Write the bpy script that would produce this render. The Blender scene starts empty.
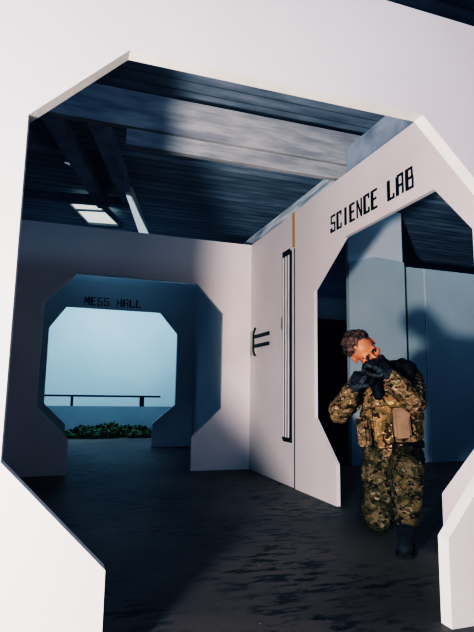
import bpy, bmesh, math, random
from mathutils import Vector, Matrix, Euler
random.seed(7)
S = bpy.context.scene
COL = S.collection

# ------------------------------------------------------------------ helpers
def link(name, me, mat=None, parent=None):
    o = bpy.data.objects.new(name, me)
    COL.objects.link(o)
    if mat: me.materials.append(mat)
    if parent: o.parent = parent
    return o
def from_bm(name, bm, mat=None, parent=None, smooth=False):
    bmesh.ops.recalc_face_normals(bm, faces=bm.faces)
    me = bpy.data.meshes.new(name)
    bm.to_mesh(me); bm.free()
    if smooth:
        for p in me.polygons: p.use_smooth = True
    return link(name, me, mat, parent)
def struct(o):
    o['kind'] = 'structure'; return o
def tag(o, label, cat, group=None):
    o['label'] = label; o['category'] = cat
    if group: o['group'] = group
    return o
def empty(name, loc, rz=0):
    o = bpy.data.objects.new(name, None); COL.objects.link(o)
    o.location = loc; o.rotation_euler = (0, 0, rz); o.empty_display_size = .1
    return o
def add_box(bm, c, s, rot=None, bev=0):
    r = bmesh.ops.create_cube(bm, size=1)
    vs = r['verts']
    M = Matrix.Translation(Vector(c)) @ (rot.to_4x4() if rot else Matrix.Identity(4)) @ Matrix.Diagonal((s[0], s[1], s[2], 1))
    bmesh.ops.transform(bm, matrix=M, verts=vs)
    if bev:
        es = list({e for v in vs for e in v.link_edges})
        bmesh.ops.bevel(bm, geom=es, offset=bev, segments=2, affect='EDGES')
def add_beam(bm, a, b, w, h, up=(0, 0, 1)):
    a, b = Vector(a), Vector(b); d = (b - a); L = d.length; d.normalize()
    u = Vector(up); s = d.cross(u).normalized(); u = s.cross(d).normalized()
    R = Matrix((d, s, u)).transposed()
    add_box(bm, (a + b) / 2, (L, w, h), R)
def add_ell(bm, c, r, rot=None, sub=3):
    res = bmesh.ops.create_icosphere(bm, subdivisions=sub, radius=1)
    M = Matrix.Translation(Vector(c)) @ (rot.to_4x4() if rot else Matrix.Identity(4)) @ Matrix.Diagonal((r[0], r[1], r[2], 1))
    bmesh.ops.transform(bm, matrix=M, verts=res['verts'])
def add_cap(bm, a, b, r0, r1, n=16):
    """tapered capsule: a closed tube with rounded ends"""
    a, b = Vector(a), Vector(b); d = b - a; L = d.length
    if L < 1e-6: add_ell(bm, a, (r0,) * 3, sub=2); return
    d.normalize()
    s = d.orthogonal().normalized(); t = d.cross(s)
    rings = []
    prof = [(-r0 * math.cos(k * math.pi / 8), r0 * math.sin(k * math.pi / 8)) for k in range(1, 5)]
    prof += [(L + r1 * math.sin(k * math.pi / 8), r1 * math.cos(k * math.pi / 8)) for k in range(0, 4)]
    for (x, r) in prof:
        rings.append([bm.verts.new(a + d * x + (s * math.cos(2 * math.pi * i / n) + t * math.sin(2 * math.pi * i / n)) * r) for i in range(n)])
    for q in range(len(rings) - 1):
        for i in range(n):
            bm.faces.new((rings[q][i], rings[q][(i + 1) % n], rings[q + 1][(i + 1) % n], rings[q + 1][i]))
    v0 = bm.verts.new(a - d * r0); v1 = bm.verts.new(b + d * r1)
    for i in range(n):
        bm.faces.new((v0, rings[0][(i + 1) % n], rings[0][i]))
        bm.faces.new((v1, rings[-1][i], rings[-1][(i + 1) % n]))
_tex = {}
def blob(name, bm, voxel, mat, parent, smooth_it=4, disp=0, size=.06, depth=2, disp2=0, size2=.02):
    """fuse overlapping closed pieces into ONE continuous surface"""
    bmesh.ops.recalc_face_normals(bm, faces=bm.faces)
    me = bpy.data.meshes.new(name); bm.to_mesh(me); bm.free()
    tmp = bpy.data.objects.new('tmp', me); COL.objects.link(tmp)
    m = tmp.modifiers.new('r', 'REMESH'); m.mode = 'VOXEL'; m.voxel_size = voxel
    if smooth_it:
        m = tmp.modifiers.new('s', 'SMOOTH'); m.factor = .5; m.iterations = smooth_it
    for (dd, ss) in ((disp, size), (disp2, size2)):
        if dd:
            key = (ss,)
            if key not in _tex:
                t = bpy.data.textures.new('folds', 'CLOUDS'); t.noise_scale = ss; t.noise_depth = depth
                _tex[key] = t
            m = tmp.modifiers.new('d', 'DISPLACE'); m.texture = _tex[key]; m.strength = dd; m.mid_level = .5
    dg = bpy.context.evaluated_depsgraph_get(); dg.update()
    me2 = bpy.data.meshes.new_from_object(tmp.evaluated_get(dg))
    me2.name = name
    bpy.data.objects.remove(tmp); bpy.data.meshes.remove(me)
    me2.materials.clear()
    for p in me2.polygons: p.use_smooth = True
    return link(name, me2, mat, parent)

# ------------------------------------------------------------------ materials
def new_mat(name):
    m = bpy.data.materials.new(name); m.use_nodes = True
    nt = m.node_tree; b = nt.nodes['Principled BSDF']
    return m, nt, b
def N(nt, t, **k):
    n = nt.nodes.new(t)
    for a, v in k.items():
        if a in n.inputs.keys(): n.inputs[a].default_value = v
        else: setattr(n, a, v)
    return n
def ramp(nt, stops, interp='LINEAR'):
    r = nt.nodes.new('ShaderNodeValToRGB'); cr = r.color_ramp; cr.interpolation = interp
    while len(cr.elements) < len(stops): cr.elements.new(.5)
    for e, (p, c) in zip(cr.elements, stops):
        e.position = p; e.color = (*c, 1)
    return r
def noisy(name, c1, c2, scale=4, rough=.7, bump=0.0, detail=4, lo=.35, hi=.65, bscale=None, spec=.3, stretch=(1, 1, 1)):
    m, nt, b = new_mat(name)
    tc = N(nt, 'ShaderNodeTexCoord'); mp = N(nt, 'ShaderNodeMapping'); mp.inputs['Scale'].default_value = stretch
    nt.links.new(tc.outputs['Object'], mp.inputs['Vector'])
    n = N(nt, 'ShaderNodeTexNoise', Scale=scale, Detail=detail)
    nt.links.new(mp.outputs['Vector'], n.inputs['Vector'])
    r = ramp(nt, [(lo, c1), (hi, c2)])
    nt.links.new(n.outputs['Fac'], r.inputs['Fac']); nt.links.new(r.outputs['Color'], b.inputs['Base Color'])
    b.inputs['Roughness'].default_value = rough
    b.inputs['Specular IOR Level'].default_value = spec
    if bump:
        n2 = N(nt, 'ShaderNodeTexNoise', Scale=bscale or scale * 6, Detail=5)
        nt.links.new(mp.outputs['Vector'], n2.inputs['Vector'])
        bp = N(nt, 'ShaderNodeBump', Strength=bump, Distance=.02)
        nt.links.new(n2.outputs['Fac'], bp.inputs['Height']); nt.links.new(bp.outputs['Normal'], b.inputs['Normal'])
    return m
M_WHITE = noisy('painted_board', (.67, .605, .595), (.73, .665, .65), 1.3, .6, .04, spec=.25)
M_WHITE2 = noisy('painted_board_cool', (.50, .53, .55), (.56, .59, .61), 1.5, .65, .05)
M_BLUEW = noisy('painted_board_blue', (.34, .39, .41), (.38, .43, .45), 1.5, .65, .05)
M_EDGE = noisy('board_edge', (.78, .74, .68), (.86, .83, .78), 9, .6, .05)
M_BEAM = noisy('dusty_timber', (.24, .24, .25), (.42, .41, .40), 3, .8, .25, stretch=(1, 6, 6))
M_RAFT = noisy('dark_timber', (.18, .21, .25), (.32, .36, .42), 4, .8, .25)
M_PALE = noisy('streaky_white_timber', (.25, .32, .38), (.75, .80, .82), 5, .7, .1, stretch=(3, .5, 6))
M_PLATE = noisy('beige_plate', (.46, .42, .38), (.54, .49, .45), 6, .7)
M_PINE = noisy('bare_pine', (.42, .22, .1), (.6, .36, .2), 8, .7, .1, stretch=(1, 1, .1))
M_BLACK = noisy('black_paint', (.006, .006, .008), (.015, .015, .02), 10, .5)
M_RAIL = noisy('black_rail', (.008, .01, .015), (.015, .018, .025), 10, .4)
M_FAR = noisy('far_wall_paint', (.60, .70, .74), (.66, .75, .79), .8, .8)
M_LOW = noisy('low_wall_paint', (.20, .255, .29), (.23, .285, .32), 2, .8)
M_GLOVE = noisy('black_glove', (.008, .007, .008), (.034, .030, .032), 60, .42, .5, bscale=120, spec=.5)
M_STRAP = noisy('black_webbing', (.006, .005, .005), (.014, .012, .012), 30, .7, .2)
M_BOOT = noisy('black_boot', (.008, .009, .011), (.02, .021, .025), 20, .7, .2)
M_SOLE = noisy('rubber_sole', (.006, .006, .006), (.012, .012, .012), 20, .8)
M_HAIR = noisy('brown_curly_hair', (.012, .007, .006), (.16, .085, .06), 45, .6, .6, bscale=90)
M_SKIN = noisy('ruddy_skin', (.52, .155, .075), (.66, .24, .125), 14, .5, .06)
M_EYE = noisy('eye', (.02, .012, .01), (.03, .02, .015), 10, .2, spec=.6)
M_BROW = noisy('eyebrow_hair', (.05, .02, .012), (.09, .04, .02), 30, .8)

def camo(name, sc=9, tint=(1, 1, 1), dark=1.0):
    m, nt, b = new_mat(name)
    tc = N(nt, 'ShaderNodeTexCoord')
    mp = N(nt, 'ShaderNodeMapping'); mp.inputs['Scale'].default_value = (1, 1, 1.5); mp.inputs['Rotation'].default_value = (.3, .5, .2)
    nt.links.new(tc.outputs['Object'], mp.inputs['Vector'])
    def c(r, g, bb): return (r * tint[0] * dark, g * tint[1] * dark, bb * tint[2] * dark)
    n1 = N(nt, 'ShaderNodeTexNoise', Scale=sc, Detail=2.5, Distortion=1.2)
    n2 = N(nt, 'ShaderNodeTexNoise', Scale=sc * 1.7, Detail=3, Distortion=1.6)
    n3 = N(nt, 'ShaderNodeTexNoise', Scale=sc * 3.2, Detail=2, Distortion=1.0)
    for n in (n1, n2, n3): nt.links.new(mp.outputs['Vector'], n.inputs['Vector'])
    r1 = ramp(nt, [(0, c(.16, .15, .07)), (.44, c(.30, .23, .12)), (.54, c(.42, .34, .19)), (.62, c(.20, .19, .09))], 'CONSTANT')
    nt.links.new(n1.outputs['Fac'], r1.inputs['Fac'])
    k2 = ramp(nt, [(0, (0, 0, 0)), (.56, (1, 1, 1))], 'CONSTANT'); nt.links.new(n2.outputs['Fac'], k2.inputs['Fac'])
    m1 = N(nt, 'ShaderNodeMixRGB'); m1.inputs['Color2'].default_value = (*c(.055, .04, .025), 1)
    nt.links.new(k2.outputs['Color'], m1.inputs['Fac']); nt.links.new(r1.outputs['Color'], m1.inputs['Color1'])
    k3 = ramp(nt, [(0, (0, 0, 0)), (.64, (1, 1, 1))], 'CONSTANT'); nt.links.new(n3.outputs['Fac'], k3.inputs['Fac'])
    m2 = N(nt, 'ShaderNodeMixRGB'); m2.inputs['Color2'].default_value = (*c(.66, .58, .40), 1)
    nt.links.new(k3.outputs['Color'], m2.inputs['Fac']); nt.links.new(m1.outputs['Color'], m2.inputs['Color1'])
    nt.links.new(m2.outputs['Color'], b.inputs['Base Color'])
    b.inputs['Roughness'].default_value = .85; b.inputs['Specular IOR Level'].default_value = .2
    nb = N(nt, 'ShaderNodeTexNoise', Scale=22, Detail=4); nt.links.new(tc.outputs['Object'], nb.inputs['Vector'])
    bp = N(nt, 'ShaderNodeBump', Strength=.6, Distance=.02)
    nt.links.new(nb.outputs['Fac'], bp.inputs['Height']); nt.links.new(bp.outputs['Normal'], b.inputs['Normal'])
    return m
M_CAMO = camo('camouflage_cloth', 11, (1.15, .88, .82), .55)
M_CAMO_T = camo('camouflage_trouser_cloth', 11, (1.05, .9, .82), .28)
M_POUCH = camo('tan_pouch_cloth', 6, (1.3, .9, .7), .62)
M_POUCH2 = noisy('plain_tan_cloth', (.22, .125, .07), (.30, .18, .11), 12, .85, .2)
M_VEST = camo('vest_cloth', 11, (1.15, .85, .7), .5)

# boards on the ceiling: dark planks running across (along x)
def boards(name, c1, c2, w=.13):
    m, nt, b = new_mat(name)
    tc = N(nt, 'ShaderNodeTexCoord'); sp = N(nt, 'ShaderNodeSeparateXYZ'); nt.links.new(tc.outputs['Object'], sp.inputs[0])
    d = N(nt, 'ShaderNodeMath', operation='DIVIDE'); d.inputs[1].default_value = w; nt.links.new(sp.outputs['Y'], d.inputs[0])
    fr = N(nt, 'ShaderNodeMath', operation='FRACT'); nt.links.new(d.outputs[0], fr.inputs[0])
    fl = N(nt, 'ShaderNodeMath', operation='FLOOR'); nt.links.new(d.outputs[0], fl.inputs[0])
    wn = N(nt, 'ShaderNodeTexWhiteNoise', noise_dimensions='1D'); nt.links.new(fl.outputs[0], wn.inputs['W'])
    mp = N(nt, 'ShaderNodeMapping'); mp.inputs['Scale'].default_value = (1.2, 5, 1); nt.links.new(tc.outputs['Object'], mp.inputs['Vector'])
    n = N(nt, 'ShaderNodeTexNoise', Scale=2.2, Detail=6); nt.links.new(mp.outputs['Vector'], n.inputs['Vector'])
    r = ramp(nt, [(.3, c1), (.7, c2)]); nt.links.new(n.outputs['Fac'], r.inputs['Fac'])
    gap = ramp(nt, [(0, (.03, .03, .03)), (.14, (.9, .9, .9)), (.5, (1, 1, 1)), (.95, (.85, .85, .85))]); nt.links.new(fr.outputs[0], gap.inputs['Fac'])
    mu = N(nt, 'ShaderNodeMixRGB', blend_type='MULTIPLY'); mu.inputs['Fac'].default_value = 1
    nt.links.new(r.outputs['Color'], mu.inputs['Color1']); nt.links.new(gap.outputs['Color'], mu.inputs['Color2'])
    vr = ramp(nt, [(0, (.6, .6, .6)), (1, (1, 1, 1))]); nt.links.new(wn.outputs['Value'], vr.inputs['Fac'])
    mu2 = N(nt, 'ShaderNodeMixRGB', blend_type='MULTIPLY'); mu2.inputs['Fac'].default_value = 1
    nt.links.new(mu.outputs['Color'], mu2.inputs['Color1']); nt.links.new(vr.outputs['Color'], mu2.inputs['Color2'])
    nt.links.new(mu2.outputs['Color'], b.inputs['Base Color'])
    bp = N(nt, 'ShaderNodeBump', Strength=.5, Distance=.02); nt.links.new(gap.outputs['Color'], bp.inputs['Height'])
    nt.links.new(bp.outputs['Normal'], b.inputs['Normal']); b.inputs['Roughness'].default_value = .6
    return m
M_CEIL = boards('ceiling_boards', (.20, .24, .30), (.42, .48, .56))

# scuffed dark floor
def floor_mat():
    m, nt, b = new_mat('scuffed_floor')
    tc = N(nt, 'ShaderNodeTexCoord')
    n1 = N(nt, 'ShaderNodeTexNoise', Scale=.9, Detail=5); nt.links.new(tc.outputs['Object'], n1.inputs['Vector'])
    r1 = ramp(nt, [(.35, (.080, .060, .054)), (.65, (.165, .120, .100))]); nt.links.new(n1.outputs['Fac'], r1.inputs['Fac'])
    mp = N(nt, 'ShaderNodeMapping'); mp.inputs['Scale'].default_value = (5, 16, 1); mp.inputs['Rotation'].default_value = (0, 0, .25)
    nt.links.new(tc.outputs['Object'], mp.inputs['Vector'])
    n2 = N(nt, 'ShaderNodeTexNoise', Scale=1.3, Detail=6, Roughness=.65); nt.links.new(mp.outputs['Vector'], n2.inputs['Vector'])
    k = ramp(nt, [(.50, (0, 0, 0)), (.58, (1, 1, 1))]); nt.links.new(n2.outputs['Fac'], k.inputs['Fac'])
    n3 = N(nt, 'ShaderNodeTexNoise', Scale=1.4, Detail=2); nt.links.new(tc.outputs['Object'], n3.inputs['Vector'])
    k3 = ramp(nt, [(.42, (0, 0, 0)), (.58, (1, 1, 1))]); nt.links.new(n3.outputs['Fac'], k3.inputs['Fac'])
    mm = N(nt, 'ShaderNodeMath', operation='MULTIPLY'); nt.links.new(k.outputs['Color'], mm.inputs[0]); nt.links.new(k3.outputs['Color'], mm.inputs[1])
    mx = N(nt, 'ShaderNodeMixRGB'); mx.inputs['Color2'].default_value = (.014, .014, .018, 1)
    nt.links.new(mm.outputs[0], mx.inputs['Fac']); nt.links.new(r1.outputs['Color'], mx.inputs['Color1'])
    v = N(nt, 'ShaderNodeTexVoronoi', Scale=7); nt.links.new(tc.outputs['Object'], v.inputs['Vector'])
    ks = ramp(nt, [(.035, (1, 1, 1)), (.05, (0, 0, 0))]); nt.links.new(v.outputs['Distance'], ks.inputs['Fac'])
    mx2 = N(nt, 'ShaderNodeMixRGB'); mx2.inputs['Color2'].default_value = (.22, .20, .19, 1)
    nt.links.new(ks.outputs['Color'], mx2.inputs['Fac']); nt.links.new(mx.outputs['Color'], mx2.inputs['Color1'])
    nt.links.new(mx2.outputs['Color'], b.inputs['Base Color'])
    b.inputs['Roughness'].default_value = .55; b.inputs['Specular IOR Level'].default_value = .3
    bp = N(nt, 'ShaderNodeBump', Strength=.25, Distance=.01); nt.links.new(n2.outputs['Fac'], bp.inputs['Height'])
    nt.links.new(bp.outputs['Normal'], b.inputs['Normal'])
    return m
M_FLOOR = floor_mat()
def emis(name, col, s):
    m, nt, b = new_mat(name)
    b.inputs['Base Color'].default_value = (*col, 1)
    b.inputs['Emission Color'].default_value = (*col, 1); b.inputs['Emission Strength'].default_value = s
    return m

# ------------------------------------------------------------------ setting
def wall(name, axis, pos, t, outline, mat, edge_mat=None):
    """extrude a 2-D outline (s,z): axis 'y' -> wall in plane y=pos (s=x); axis 'x' -> plane x=pos (s=y)"""
    bm = bmesh.new()
    def P(s, z, d): return (s, pos + d, z) if axis == 'y' else (pos + d, s, z)
    f = [bm.verts.new(P(s, z, 0)) for s, z in outline]
    g = [bm.verts.new(P(s, z, t)) for s, z in outline]
    n = len(outline)
    faces = [bm.faces.new(f), bm.faces.new(list(reversed(g)))]
    side = []
    for i in range(n):
        side.append(bm.faces.new((f[i], f[(i + 1) % n], g[(i + 1) % n], g[i])))
    if edge_mat:
        for q in side: q.material_index = 1
    bm.normal_update(); bmesh.ops.triangulate(bm, faces=faces)
    o = from_bm(name, bm, mat)
    if edge_mat: o.data.materials.append(edge_mat)
    return struct(o)
def portal(l, lb, rb, r, zT, zt, zb, zB, lt=None, rt=None):
    """octagonal doorway outline from bottom-left leg round to bottom-right leg"""
    lt = lb if lt is None else lt; rt = rb if rt is None else rt
    return [(lb, 0), (lb, zB), (l, zb), (l, zt), (lt, zT), (rt, zT), (r, zt), (r, zb), (rb, zB), (rb, 0)]

H = 2.44
# floor, ceiling
bm = bmesh.new(); add_box(bm, (2.0, 5.0, -.05), (16, 22, .1)); struct(from_bm('floor', bm, M_FLOOR))
bm = bmesh.new(); add_box(bm, (2.0, 6.5, 3.16), (16, 13, .12)); struct(from_bm('ceiling', bm, M_CEIL))

# front wall with the big octagonal doorway
out = [(-3.0, 0)] + portal(-.138, .155, 1.338, 1.60, 1.90, 1.615, .60, .297, .152, 1.30) + [(3.3, 0), (3.3, 2.362), (-3.0, 2.362)]
wall('wall_front', 'y', 1.579, .055, out, M_WHITE, M_EDGE)
# right wall (lab doorway)
out = [(1.64, 0)] + portal(2.02, 2.325, 3.43, 3.765, 1.955, 1.64, .61, .29, 2.289, 3.27) + [(4.13, 0), (4.13, H), (1.64, H)]
wall('wall_right', 'x', 1.94, .03, out, M_WHITE, M_WHITE)
out = [(4.145, 0), (5.29, 0), (5.29, H), (4.145, H)]
wall('wall_right_rear', 'x', 1.95, .04, out, M_WHITE, M_EDGE)
bm = bmesh.new(); add_box(bm, (1.952, 4.155, 2.28), (.03, .055, .32)); struct(from_bm('trim_1', bm, M_PINE))
bm = bmesh.new(); add_box(bm, (1.953, 4.138, 1.05), (.03, .014, 2.1)); struct(from_bm('trim_2', bm, M_BLACK))
# back wall of the room with its own octagon
out = [(-.6, 0)] + portal(-.19, .11, 1.318, 1.63, 1.95, 1.64, .63, .335, .10, 1.331) + [(1.99, 0), (1.99, H), (-.6, H)]
wall('wall_back', 'y', 5.291, .05, out, M_WHITE, M_WHITE)
# mess hall wall
out = [(-.6, 0)] + portal(-.184, .11, 1.315, 1.645, 1.97, 1.66, .61, .33, .03, 1.375) + [(1.99, 0), (1.99, H), (-.6, H)]
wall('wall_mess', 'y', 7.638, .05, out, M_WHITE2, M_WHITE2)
# sides of the passage
wall('wall_left', 'x', -.60, -.05, [(1.64, 0), (7.638, 0), (7.638, H), (1.64, H)], M_WHITE)
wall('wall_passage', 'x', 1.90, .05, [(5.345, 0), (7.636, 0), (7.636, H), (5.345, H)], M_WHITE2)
# mess hall shell
wall('wall_far', 'y', 12.4, .1, [(-3.5, 0), (5.0, 0), (5.0, 3.1), (-3.5, 3.1)], M_FAR)
wall('wall_low', 'y', 11.0, .12, [(-3.0, 0), (4.6, 0), (4.6, .478), (-3.0, .478)], M_LOW)
# lab partitions
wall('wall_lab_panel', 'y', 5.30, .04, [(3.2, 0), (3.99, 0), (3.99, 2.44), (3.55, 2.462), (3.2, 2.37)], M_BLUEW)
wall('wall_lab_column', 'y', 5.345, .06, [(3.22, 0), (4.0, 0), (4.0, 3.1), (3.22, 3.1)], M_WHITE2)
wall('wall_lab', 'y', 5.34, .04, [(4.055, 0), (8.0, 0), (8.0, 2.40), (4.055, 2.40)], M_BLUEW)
bm = bmesh.new(); add_box(bm, (4.315, 5.336, 1.2), (.012, .01, 2.4)); struct(from_bm('trim_3', bm, M_WHITE2))
bm = bmesh.new(); add_box(bm, (4.028, 5.36, 1.2), (.05, .01, 2.4)); struct(from_bm('trim_4', bm, M_BLACK))
wall('wall_lab_rear', 'y', 8.0, .05, [(2.1, 0), (6.5, 0), (6.5, 2.48), (2.1, 2.48)], M_WHITE2)
wall('wall_outer', 'x', 8.0, .05, [(1, 0), (12, 0), (12, 3.1), (1, 3.1)], M_RAFT)

wall('lab_shade_panel', 'y', 7.90, .05, [(2.1, 0), (6.5, 0), (6.5, 2.08), (2.1, 2.08)], M_BLACK)  # added black sheet standing in for shade below the rear wall's lighter band

# roof timbers
bm = bmesh.new(); add_box(bm, (.75, 3.50, 2.775), (3.4, .06, .27)); struct(from_bm('beam_header', bm, M_BEAM))
bm = bmesh.new(); add_box(bm, (1.70, 3.52, 2.575), (2.72, .05, .12)); struct(from_bm('beam_ledger', bm, M_BEAM))
bm = bmesh.new(); add_beam(bm, (2.12, 3.6, 2.60), (2.12, 7.9, 2.60), .09, .10); struct(from_bm('beam_side', bm, M_PALE))
bm = bmesh.new(); add_beam(bm, (2.12, 2.2, 2.66), (2.12, 3.45, 2.66), .09, .2); struct(from_bm('beam_side', bm, M_RAFT))
for i, (a, b, w, h) in enumerate([((-.36, 3.6, 3.0), (.36, 6.05, 3.0), .12, .16), ((.02, 3.6, 3.0), (.62, 5.80, 3.0), .13, .16)]):
    bm = bmesh.new(); add_beam(bm, a, b, w, h); struct(from_bm('beam_rafter', bm, M_RAFT))
bm = bmesh.new(); add_beam(bm, (.585, 5.43, 2.93), (.97, 6.80, 2.93), .07, .10); struct(from_bm('beam_pale_rafter', bm, M_EDGE))
lit_face = [(.555, 5.40), (.605, 5.44), (1.02, 6.74), (.90, 6.78)]
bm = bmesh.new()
v = [bm.verts.new((x, y, 2.86)) for x, y in lit_face] + [bm.verts.new((x, y, 2.875)) for x, y in lit_face]
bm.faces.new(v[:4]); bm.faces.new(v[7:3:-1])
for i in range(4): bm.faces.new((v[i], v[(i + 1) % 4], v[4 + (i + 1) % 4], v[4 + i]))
struct(from_bm('beam_lit_face', bm, emis('lit_face_glow', (.72, .78, .84), .42)))  # glow stands in for light on a white timber face; no opening
bm = bmesh.new(); add_beam(bm, (-.9, 6.03, 2.95), (.64, 5.85, 2.95), .08, .1); struct(from_bm('beam_cross', bm, M_RAFT))
bm = bmesh.new(); add_beam(bm, (-1.5, 4.6, 3.0), (.0, 4.75, 3.0), .1, .12); struct(from_bm('beam_cross', bm, M_RAFT))
# skylight
M_SKY = emis('skylight_daylight', (.80, .82, .76), .62)
sk = [(-.05, 6.13), (.30, 6.02), (.66, 6.80), (.22, 6.86)]
bm = bmesh.new()
vs = [bm.verts.new((x, y, 2.985)) for x, y in sk] + [bm.verts.new((x, y, 3.0)) for x, y in sk]
bm.faces.new(vs[:4]); bm.faces.new(vs[7:3:-1])
for i in range(4): bm.faces.new((vs[i], vs[(i + 1) % 4], vs[4 + (i + 1) % 4], vs[4 + i]))
win = from_bm('window_1', bm, M_SKY); struct(win)
bm = bmesh.new()
for i in range(4):
    a = Vector((*sk[i], 2.985)); b = Vector((*sk[(i + 1) % 4], 2.985)); add_beam(bm, a, b, .04, .06)
a = (Vector((*sk[0], 2.98)) + Vector((*sk[1], 2.98))) / 2; b = (Vector((*sk[2], 2.98)) + Vector((*sk[3], 2.98))) / 2
add_beam(bm, Vector((*sk[0], 2.98)).lerp(Vector((*sk[3], 2.98)), .35), Vector((*sk[1], 2.98)).lerp(Vector((*sk[2], 2.98)), .35), .025, .03)
from_bm('window_frame', bm, M_RAFT, win)
bm = bmesh.new()
for q in ([(-.09, 5.29), (.125, 5.45), (.10, 5.33)],):
    v = [bm.verts.new((x, y, 3.08)) for x, y in q] + [bm.verts.new((x, y, 3.095)) for x, y in q]
    bm.faces.new(v[:3]); bm.faces.new(v[5:2:-1])
    for i in range(3): bm.faces.new((v[i], v[(i + 1) % 3], v[3 + (i + 1) % 3], v[3 + i]))
struct(from_bm('window_2', bm, emis('skylight_sliver', (.8, .85, .9), .16)))

# ------------------------------------------------------------------ painted words (strokes: x0,z0,x1,z1,width)
T, K = .13, .25
FONT = {
 'S': [(0, 1, .75, 1, T), (0, 1, 0, .55, T), (0, .55, .72, .5, T), (.72, .5, .72, 0, T), (0, 0, .72, 0, T), (0, 0, .0, .18, K)],
 'C': [(0, 1, .75, 1, T), (0.03, 1, .03, 0, K), (0, 0, .75, 0, T), (.72, 0, .72, .2, T), (.72, 1, .72, .82, T)],
 'I': [(.35, 1, .35, 0, .24)],
 'E': [(0, 1, .7, 1, T), (.02, 1, .02, 0, K), (0, .52, .6, .52, T), (0, 0, .72, 0, T)],
 'N': [(0, 1, 0, 0, T), (0, 1, .7, 0, T), (.72, 1, .72, 0, T)],
 'L': [(0.02, 1, .02, 0, K), (0, 0, .75, 0, T), (.72, 0, .72, .16, T)],
 'A': [(0, .92, 0, 0, K), (.06, 1, .7, 1, T), (.72, 1, .72, 0, T), (0, .45, .72, .45, T)],
 'B': [(0.02, 1, .02, 0, K), (0, 1, .66, 1, T), (.68, 1, .68, .55, T), (0, .52, .75, .52, T), (.75, .52, .75, 0, T), (0, 0, .75, 0, T)],
 'M': [(0, 1, 0, 0, T), (0, 1, .36, .6, T), (.36, .6, .72, 1, T), (.74, 1, .74, 0, K), (.36, .6, .36, .3, K)],
 'H': [(0, 1, 0, 0, T), (0, .5, .72, .5, T), (.72, 1, .72, 0, K)],
}
def lettering(text, place, normal, s0, ds, w, z0f, h, boost=1.0):
    bm = bmesh.new(); k = 0
    for i, ch in enumerate(text):
        if ch == ' ': continue
        for (x0, y0, x1, y1, t) in FONT[ch]:
            a = Vector((s0 + ds * i + x0 * w, z0f(i) + y0 * h)); b = Vector((s0 + ds * i + x1 * w, z0f(i) + y1 * h))
            d = (b - a).normalized(); nrm = Vector((-d.y, d.x)); tt = t * w * boost * .5; e = d * min(tt, .004 * boost)
            k += 1; off = .0025 + .00005 * (k % 7)
            q = [a - e + nrm * tt, a - e - nrm * tt, b + e - nrm * tt, b + e + nrm * tt]
            f = [bm.verts.new(place(p.x, p.y, off)) for p in q]; g = [bm.verts.new(place(p.x, p.y, 0.0005)) for p in q]
            bm.faces.new(f); bm.faces.new(g[::-1])
            for j in range(4): bm.faces.new((f[j], f[(j + 1) % 4], g[(j + 1) % 4], g[j]))
    return bm
bm = lettering('SCIENCE LAB', lambda s, z, o: (1.94 - o, 3.46 - s, z), None, 0, .0935, .075, lambda i: 2.050 - .0008 * i, .122, 1.6)
w = from_bm('lettering', bm, M_BLACK, bpy.data.objects['wall_right'])
bm = lettering('MESS HALL', lambda s, z, o: (s, 7.638 - o, z), None, .275, .092, .078, lambda i: 2.018, .105, 1.1)
from_bm('lettering', bm, M_BLACK, bpy.data.objects['wall_mess'])

# ------------------------------------------------------------------ striped panel on the right wall
panel = empty('striped_panel', (1.95, 4.32, .37))
tag(panel, 'tall narrow black panel with white vertical slats set in the white wall', 'wall panel')
bm = bmesh.new()
o_ = [(-.105, .03), (-.105, 1.0), (-.125, 1.04), (-.125, 1.12), (-.105, 1.16), (-.105, 1.76), (.06, 1.76), (.085, 1.73), (.105, 1.73), (.105, .0), (-.08, .0)]
f = [bm.verts.new((-.003, -s, z)) for s, z in o_]; g = [bm.verts.new((.003, -s, z)) for s, z in o_]
# mirrored: +s is nearer the camera
f2 = bm.faces.new(f); g2 = bm.faces.new(g[::-1])
for i in range(len(o_)): bm.faces.new((f[i], f[(i + 1) % len(o_)], g[(i + 1) % len(o_)], g[i]))
bm.normal_update(); bmesh.ops.triangulate(bm, faces=[f2, g2])
from_bm('backing', bm, M_BLACK, panel)
for k, s in enumerate((-.070, -.012, .046)):
    bm = bmesh.new(); add_box(bm, (-.008, -s, .87), (.008, .027, 1.66), bev=.002)
    from_bm('slat', bm, M_WHITE, panel)
# bracket in the corner
br = empty('wall_bracket', (1.95, 5.12, 1.26))
tag(br, 'small pale corner plate with two black prongs on the white wall', 'bracket')
bm = bmesh.new(); add_box(bm, (-.012, .045, .065), (.02, .16, .26), bev=.004); from_bm('plate', bm, M_PLATE, br)
bm = bmesh.new()
pts = [(.02, .215), (-.03, .16), (-.03, -.02), (.02, -.075)]
for a, b in zip(pts, pts[1:]): add_beam(bm, (-.026, -a[0] - .02, a[1]), (-.026, -b[0] - .02, b[1]), .02, .014, (1, 0, 0))
from_bm('clip', bm, M_BLACK, br)
for z in (.125, .025):
    bm = bmesh.new(); add_box(bm, (-.02, -.20, z), (.018, .40, .035), bev=.003); from_bm('prong', bm, M_BLACK, br)

# ------------------------------------------------------------------ mess hall rail and camouflage net
rail = empty('handrail', (.9, 11.05, .478))
tag(rail, 'black handrail on short posts above the low wall in the bright far room', 'handrail')
bm = bmesh.new(); add_box(bm, (-.9, 0, .205), (4.1, .05, .035), bev=.006); from_bm('top_rail', bm, M_RAIL, rail)
for x, w in ((-.64, .05), (.76, .09), (-2.2, .05)):
    bm = bmesh.new(); add_box(bm, (x, 0, .095), (w, .05, .19), bev=.004); from_bm('post', bm, M_RAIL, rail)

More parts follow.
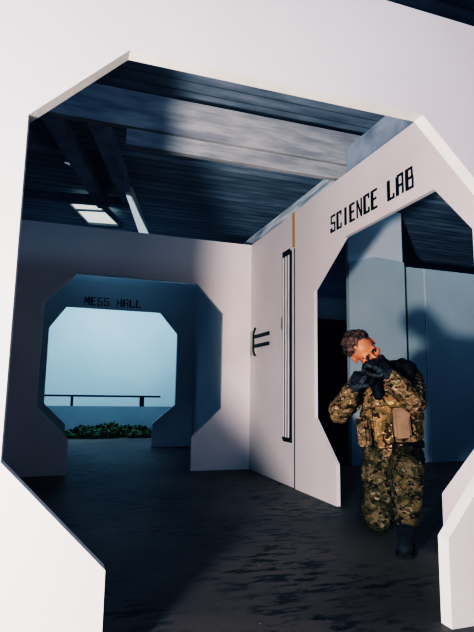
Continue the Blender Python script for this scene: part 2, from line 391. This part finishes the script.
bm = bmesh.new()
for i in range(16):
    t = i / 15; x = .28 + t * 1.25
    add_ell(bm, (x, 9.5 + random.uniform(-.15, .15), .02), (.17, .28, .09 + .07 * math.sin(t * 3.1) + random.uniform(-.02, .04)), sub=2)
M_NET = camo('net_scrim', 7, (.5, 1.0, .95), .55)
net = blob('camouflage_net', bm, .03, M_NET, None, 1, .10, .12, 3)
bm = bmesh.new(); bm.from_mesh(net.data)
fs = [f for f in bm.faces if f.normal.z > .1]
for f in random.sample(fs, min(1400, len(fs))):
    c = f.calc_center_median(); n = f.normal
    d = Vector((random.uniform(-1, 1), random.uniform(-1, 1), random.uniform(-.2, .9))).normalized(); s = d.cross(n)
    if s.length < .1: continue
    s.normalize(); L = random.uniform(.02, .06); c = c + n * .002
    v = [bm.verts.new(c - s * L * .4), bm.verts.new(c + s * L * .4), bm.verts.new(c + s * L * .3 + d * L + n * .01), bm.verts.new(c - s * L * .2 + d * L * .9 + n * .01)]
    bm.faces.new(v)
bm.to_mesh(net.data); bm.free()
tag(net, 'heap of green camouflage netting lying on the floor beyond the far doorway', 'net')

# ------------------------------------------------------------------ the soldier
P = empty('person', (1.855, 2.70, 0), math.atan2(-.321, .947))
tag(P, 'person in camouflage uniform kneeling in the lab doorway, black gloved hands raised to face', 'person')
HC = Vector((-.118, -.03, 1.058))
HR = (Matrix.Rotation(math.radians(-50), 3, 'Y') @ Matrix.Rotation(math.radians(36), 3, 'X') @ Matrix.Rotation(math.radians(-4), 3, 'Z'))
def hp(x, y, z): return HC + HR @ Vector((x, y, z))
Rsh, Rel, Rwr = Vector((-.115, .045, .86)), Vector((-.268, .0, .69)), Vector((-.225, -.20, .835))
Lsh, Lel, Lwr = Vector((.175, .055, .905)), Vector((.135, -.15, .755)), Vector((-.035, -.235, .915))
Pel, Wai, Che, Nek = Vector((.065, .04, .46)), Vector((.06, .03, .56)), Vector((.035, .045, .77)), Vector((.02, .055, .93))
Rhi, Rkn, Ran = Vector((-.015, .035, .44)), Vector((-.045, -.01, .085)), Vector((-.01, .37, .09))
Lhi, Lkn, Lan = Vector((.125, .03, .44)), Vector((.035, -.31, .40)), Vector((.02, -.29, .11))

# body: one continuous skin surface
bm = bmesh.new()
add_ell(bm, hp(0, .015, .03), (.074, .092, .084), HR); add_ell(bm, hp(0, -.022, -.042), (.056, .062, .066), HR)
add_ell(bm, hp(0, -.062, -.092), (.024, .02, .02), HR)
add_cap(bm, hp(0, -.080, .02), hp(0, -.100, -.02), .010, .015)
add_cap(bm, hp(-.038, -.070, .034), hp(.038, -.070, .034), .013, .013)
for s in (-1, 1):
    add_ell(bm, hp(.040 * s, -.055, -.018), (.026, .026, .024), HR)
    add_ell(bm, hp(.079 * s, .012, .0), (.010, .022, .034), HR)
    add_ell(bm, hp(.014 * s, -.092, -.022), (.009, .010, .008), HR)
add_cap(bm, hp(-.018, -.080, -.052), hp(.018, -.080, -.052), .007, .007); add_cap(bm, hp(-.016, -.079, -.063), hp(.016, -.079, -.063), .008, .008)
add_cap(bm, Nek, hp(0, .02, -.05), .06, .055)
add_cap(bm, Nek, Che, .07, .13); add_cap(bm, Che, Wai, .13, .115); add_cap(bm, Wai, Pel, .115, .12)
for a, b, c in ((Rsh, Rel, Rwr), (Lsh, Lel, Lwr)):
    add_cap(bm, Che + Vector((0, 0, .08)), a, .06, .05); add_cap(bm, a, b, .05, .038); add_cap(bm, b, c, .038, .026)
for a, b, c in ((Rhi, Rkn, Ran), (Lhi, Lkn, Lan)):
    add_cap(bm, Pel, a, .09, .08); add_cap(bm, a, b, .075, .052); add_cap(bm, b, c, .05, .036)
body = blob('body', bm, .006, M_SKIN, P, 2)

for s in (-1, 1):
    bm = bmesh.new(); add_ell(bm, hp(.031 * s, -.074, .012), (.013, .010, .007), HR, 2); from_bm('eye', bm, M_EYE, P, True)
    bm = bmesh.new(); add_cap(bm, hp(.015 * s, -.085, .034), hp(.05 * s, -.072, .038), .005, .004, 8); from_bm('eyebrow', bm, M_BROW, P, True)
# curly hair
bm = bmesh.new()
add_ell(bm, hp(0, .032, .048), (.078, .086, .076), HR)
rr = random.Random(3)
for i in range(260):
    th = rr.uniform(0, 2 * math.pi); ph = rr.uniform(0, 1.75)
    d = Vector((math.sin(ph) * math.cos(th), math.sin(ph) * math.sin(th), math.cos(ph)))
    if d.y < -.35 and d.z < .80: continue
    q = Vector((d.x * .080, .038 + d.y * .086, .046 + d.z * .080))
    r = rr.uniform(.007, .020)
    add_ell(bm, hp(*q), (r, r, r), HR, 1)
hair = blob('hair', bm, .005, M_HAIR, P, 0, .018, .016, 2)

# jacket
bm = bmesh.new()
add_cap(bm, Nek + Vector((0, 0, -.01)), Che, .085, .155); add_cap(bm, Che, Wai, .155, .145); add_cap(bm, Wai, Pel + Vector((0, 0, .03)), .145, .15)
add_cap(bm, Nek + Vector((-.01, 0, -.02)), Nek + Vector((-.03, -.005, .045)), .075, .066)
for a, b, c, k in ((Rsh, Rel, Rwr, 1), (Lsh, Lel, Lwr, 1.02)):
    add_cap(bm, Che + Vector((0, 0, .06)), a, .10, .078); add_cap(bm, a, b, .078, .068 * k); add_cap(bm, b, b.lerp(c, .55), .066 * k, .062 * k)
    add_cap(bm, b.lerp(c, .55), b.lerp(c, .9), .062 * k, .044)
blob('jacket', bm, .009, M_CAMO, P, 3, .030, .055, 2, .014, .02)
# trousers
bm = bmesh.new()
add_ell(bm, Pel + Vector((0, .01, -.01)), (.165, .135, .12))
add_cap(bm, Rhi, Rhi.lerp(Rkn, .5), .110, .100); add_cap(bm, Rhi.lerp(Rkn, .5), Rkn + Vector((0, 0, .01)), .100, .080); add_cap(bm, Rkn + Vector((0, .02, .0)), Ran + Vector((0, -.06, 0)), .075, .062)
add_cap(bm, Lhi, Lkn, .105, .085); add_cap(bm, Lkn, Lkn.lerp(Lan, .5), .083, .078); add_cap(bm, Lkn.lerp(Lan, .5), Lkn.lerp(Lan, .84), .078, .064)
blob('trousers', bm, .010, M_CAMO_T, P, 3, .034, .06, 2, .014, .022)
# vest and its pouches
bm = bmesh.new()
add_ell(bm, Vector((.045, .035, .66)), (.185, .150, .145)); add_ell(bm, Vector((.035, .04, .78)), (.165, .145, .12))
vest = blob('vest', bm, .010, M_VEST, P, 3, .012, .05, 2)
def pouch(c, s, rz, rx, mat, flap=True):
    R = Matrix.Rotation(rz, 3, 'Z') @ Matrix.Rotation(rx, 3, 'X') @ Matrix.Rotation(math.radians(-4), 3, 'Y')
    bm = bmesh.new(); add_box(bm, c, s, R, bev=.012); p = from_bm('pouch', bm, mat, vest)
    if flap:
        bm = bmesh.new(); add_box(bm, Vector(c) + R @ Vector((0, -.006, s[2] * .33)), (s[0] * 1.06, s[1] * 1.05, s[2] * .38), R, bev=.010)
        from_bm('flap', bm, mat, p)
    return p
pouch((-.045, -.125, .615), (.100, .06, .225), -.15, -.05, M_POUCH)
pouch((.060, -.128, .640), (.098, .055, .170), .08, -.02, M_POUCH2)
pouch((.165, -.075, .62), (.085, .055, .165), .75, 0, M_VEST)
pouch((-.135, -.055, .58), (.075, .055, .165), -.8, 0, M_CAMO)
pouch((.02, -.125, .765), (.13, .03, .07), 0, -.15, M_POUCH, False)
for (a, b, c, d) in ((Vector((.10, -.105, .80)), Vector((.135, -.075, .935)), Vector((.13, .05, .995)), Vector((.12, .16, .88))),
                     (Vector((-.06, -.105, .80)), Vector((-.07, -.065, .90)), Vector((-.06, .05, .965)), Vector((-.05, .16, .85)))):
    bm = bmesh.new()
    for p, q in ((a, b), (b, c), (c, d)): add_cap(bm, p, q, .034, .034, 12)
    blob('shoulder_strap', bm, .009, M_STRAP, vest, 2, .006, .04)
bm = bmesh.new()
add_cap(bm, Vector((.01, -.06, .955)), Vector((.135, -.03, .955)), .045, .055); add_cap(bm, Vector((.0, -.08, .93)), Vector((-.06, -.11, .90)), .045, .03)
blob('scarf', bm, .008, M_STRAP, P, 2, .02, .04)
bm = bmesh.new()
n = 40; ring = []
for i in range(n):
    a = 2 * math.pi * i / n
    ring.append([bm.verts.new((.062 + r * 1.0 * math.cos(a), .035 + r * .86 * math.sin(a), z)) for r, z in ((.168, .495), (.178, .495), (.178, .53), (.168, .53))])
for i in range(n):
    for j in range(4): bm.faces.new((ring[i][j], ring[(i + 1) % n][j], ring[(i + 1) % n][(j + 1) % 4], ring[i][(j + 1) % 4]))
from_bm('belt', bm, M_STRAP, P, True)

# gloves: palm, four bent fingers and a thumb from the side of the palm
def glove(wr, d, pn, side, curls, cuff_from):
    """d: wrist->knuckles, pn: palm normal, side: +1 puts the thumb on d x pn"""
    d = d.normalized(); pn = (pn - d * pn.dot(d)).normalized(); x = d.cross(pn).normalized() * side
    bm = bmesh.new()
    L = .088
    for k in range(4):
        off = (.033 - .022 * k)
        add_cap(bm, wr + x * off * .6, wr + d * (L - .004 * abs(k - 1)) + x * off, .0225, .0185, 12)
    lens = (.043, .049, .046, .035)
    for k in range(4):
        off = (.033 - .022 * k)
        p = wr + d * (L - .004 * abs(k - 1)) + x * off; ang = 0; r = .0142 - (.0015 if k == 3 else 0)
        for j, f in enumerate((1, .62, .5)):
            ang += curls[j] + .06 * k
            q = p + (d * math.cos(ang) + pn * math.sin(ang)) * lens[k] * f + x * .004 * (1.5 - k) * f
            add_cap(bm, p, q, r, r - .001, 10); p = q; r -= .0008
    p = wr + d * .022 + x * .032; q = p + (d * .55 + x * .65 + pn * .4).normalized() * .042; s2 = q + (d * .85 + x * .05 + pn * .55).normalized() * .034; s3 = s2 + (d * .8 - x * .3 + pn * .5).normalized() * .026
    add_cap(bm, p, q, .018, .0145, 12); add_cap(bm, q, s2, .0140, .0125, 12); add_cap(bm, s2, s3, .0125, .011, 12)
    add_cap(bm, cuff_from.lerp(wr, .80), wr, .036, .031, 14)
    g = blob('glove', bm, .0035, M_GLOVE, P, 1, .007, .012)
    # knuckle guard
    bm = bmesh.new()
    add_cap(bm, wr + d * (L - .004) + x * .034 - pn * .016, wr + d * (L - .008) - x * .034 - pn * .016, .008, .008, 10)
    from_bm('knuckle_guard', bm, M_STRAP, g, True)
glove(Rwr, Vector((.50, .02, .86)), Vector((.70, .60, -.30)), -1, (.75, .85, .6), Rel)
glove(Lwr, Vector((-.70, .08, .62)), Vector((-.35, .75, -.50)), 1, (.55, .9, .7), Lel)

# boots
def boot(ank, heel, toe, up, sh0, sh1):
    ank, heel, toe, up = map(Vector, (ank, heel, toe, up))
    bm = bmesh.new()
    add_cap(bm, sh1, ank, .056, .052); add_cap(bm, ank, heel + up * .05, .05, .042)
    add_cap(bm, heel + up * .045, toe + up * .042, .042, .040); add_cap(bm, ank + up * .0, toe + up * .05, .048, .034)
    b = blob('boot', bm, .007, M_BOOT, P, 2)
    bm = bmesh.new()
    d = (toe - heel).normalized(); s = d.cross(up).normalized(); R = Matrix((d, s, up)).transposed()
    add_box(bm, (heel + toe) / 2 + up * .010, ((toe - heel).length + .075, .088, .020), R, bev=.008)
    from_bm('sole', bm, M_SOLE, b)
    bm = bmesh.new()
    for k in range(5):
        c = ank.lerp(toe, .15 + .11 * k) + up * (.052 - .002 * k) + s * 0
        add_cap(bm, c - s * .022, c + s * .022, .004, .004, 6)
    from_bm('laces', bm, M_STRAP, b, True)
boot(Lan, (.03, -.255, 0), (-.035, -.43, 0), (0, 0, 1), Lkn, Lkn.lerp(Lan, .6))
# trailing right boot: toe on the floor, sole facing back
bm = bmesh.new()
add_cap(bm, Ran + Vector((0, -.07, .0)), Ran, .058, .052); add_cap(bm, Ran, Vector((-.01, .42, .15)), .05, .04); add_cap(bm, Vector((-.01, .42, .15)), Vector((-.01, .40, .042)), .042, .040); add_cap(bm, Ran, Vector((-.01, .36, .04)), .046, .036)
b2 = blob('boot', bm, .007, M_BOOT, P, 2)
bm = bmesh.new(); add_box(bm, (-.01, .462, .095), (.085, .02, .19), bev=.008); from_bm('sole', bm, M_SOLE, b2)

# ------------------------------------------------------------------ light
def lamp(name, kind, loc, energy, col, target=None, **k):
    d = bpy.data.lights.new(name, kind); d.energy = energy; d.color = col
    for a, v in k.items(): setattr(d, a, v)
    o = bpy.data.objects.new(name, d); COL.objects.link(o); o.location = loc
    if target is not None: o.rotation_euler = (Vector(target) - Vector(loc)).to_track_quat('-Z', 'Y').to_euler()
    return o
wl = lamp('work_light', 'POINT', (-.75, .20, .50), 132, (1.0, .91, .88), shadow_soft_size=.09)
wl.data.use_nodes = True; lnt = wl.data.node_tree; le = lnt.nodes['Emission']; lf = lnt.nodes.new('ShaderNodeLightFalloff')
lf.inputs['Strength'].default_value = 1.0; lf.inputs['Smooth'].default_value = .0
lnt.links.new(lf.outputs['Linear'], le.inputs['Strength'])
lamp('mess_hall_light', 'AREA', (1.2, 10.3, 3.0), 52, (.68, .85, 1.0), (1.0, 12.4, 1.2), shape='RECTANGLE', size=4.5, size_y=.6)
lamp('mess_fill_light', 'AREA', (.8, 8.9, 3.0), 60, (.62, .85, 1.0), (1.0, 11.0, .2), shape='RECTANGLE', size=2.5, size_y=.4)
lamp('passage_fill', 'AREA', (.75, 7.0, 2.88), 1.5, (.45, .75, 1.0), (.9, 7.64, 1.2), shape='RECTANGLE', size=1.6, size_y=.1)  # added fill lamp, no fitting there; lifts mess wall and passage sides
lamp('overhead_light', 'SPOT', (-.6, -1.6, 2.62), 95, (.5, .72, 1.0), (1.6, 6.0, 2.5), spot_size=math.radians(75), spot_blend=.6, shadow_soft_size=.12)
lamp('lab_light', 'AREA', (5.2, 3.4, 3.0), 10, (.7, .85, 1.0), (4.4, 5.3, 1.8), shape='SQUARE', size=.8)

W = bpy.data.worlds.new('world'); S.world = W; W.use_nodes = True
W.node_tree.nodes['Background'].inputs[0].default_value = (.20, .40, .9, 1)
W.node_tree.nodes['Background'].inputs[1].default_value = .16

# ------------------------------------------------------------------ camera
f, yaw, pitch, roll, h = 517.1254, .3263, .1469, .0159, .7983
cd = bpy.data.cameras.new('camera'); cd.sensor_fit = 'VERTICAL'; cd.sensor_height = 24; cd.lens = f / 632 * 24; cd.clip_start = .02
cam = bpy.data.objects.new('camera', cd); COL.objects.link(cam)
fw = Vector((math.sin(yaw) * math.cos(pitch), math.cos(yaw) * math.cos(pitch), math.sin(pitch)))
rt = Vector((math.cos(yaw), -math.sin(yaw), 0)); up = rt.cross(fw)
c, s = math.cos(roll), math.sin(roll)
# image x = r*c + u*s ; image y(up) = u*c - r*s
ix = rt * c + up * s; iy = up * c - rt * s
cam.matrix_world = Matrix.Translation((0, 0, h)) @ Matrix((ix, iy, -fw)).transposed().to_4x4()
S.camera = cam
S.view_settings.view_transform = 'Filmic'
S.view_settings.look = 'Very High Contrast'
S.view_settings.exposure = .35
# cool shadow tint of the photograph
S.view_settings.use_curve_mapping = True
cm = S.view_settings.curve_mapping
for idx, pts in ((0, [(.03, .017), (.12, .098), (.4, .395)]), (1, [(.03, .027), (.12, .113), (.4, .393)]), (2, [(.0, .0025), (.03, .033), (.12, .122), (.4, .398)])):
    for x, y in pts:
        if x == 0: cm.curves[idx].points[0].location = (x, y)
        else: cm.curves[idx].points.new(x, y)
cm.update()
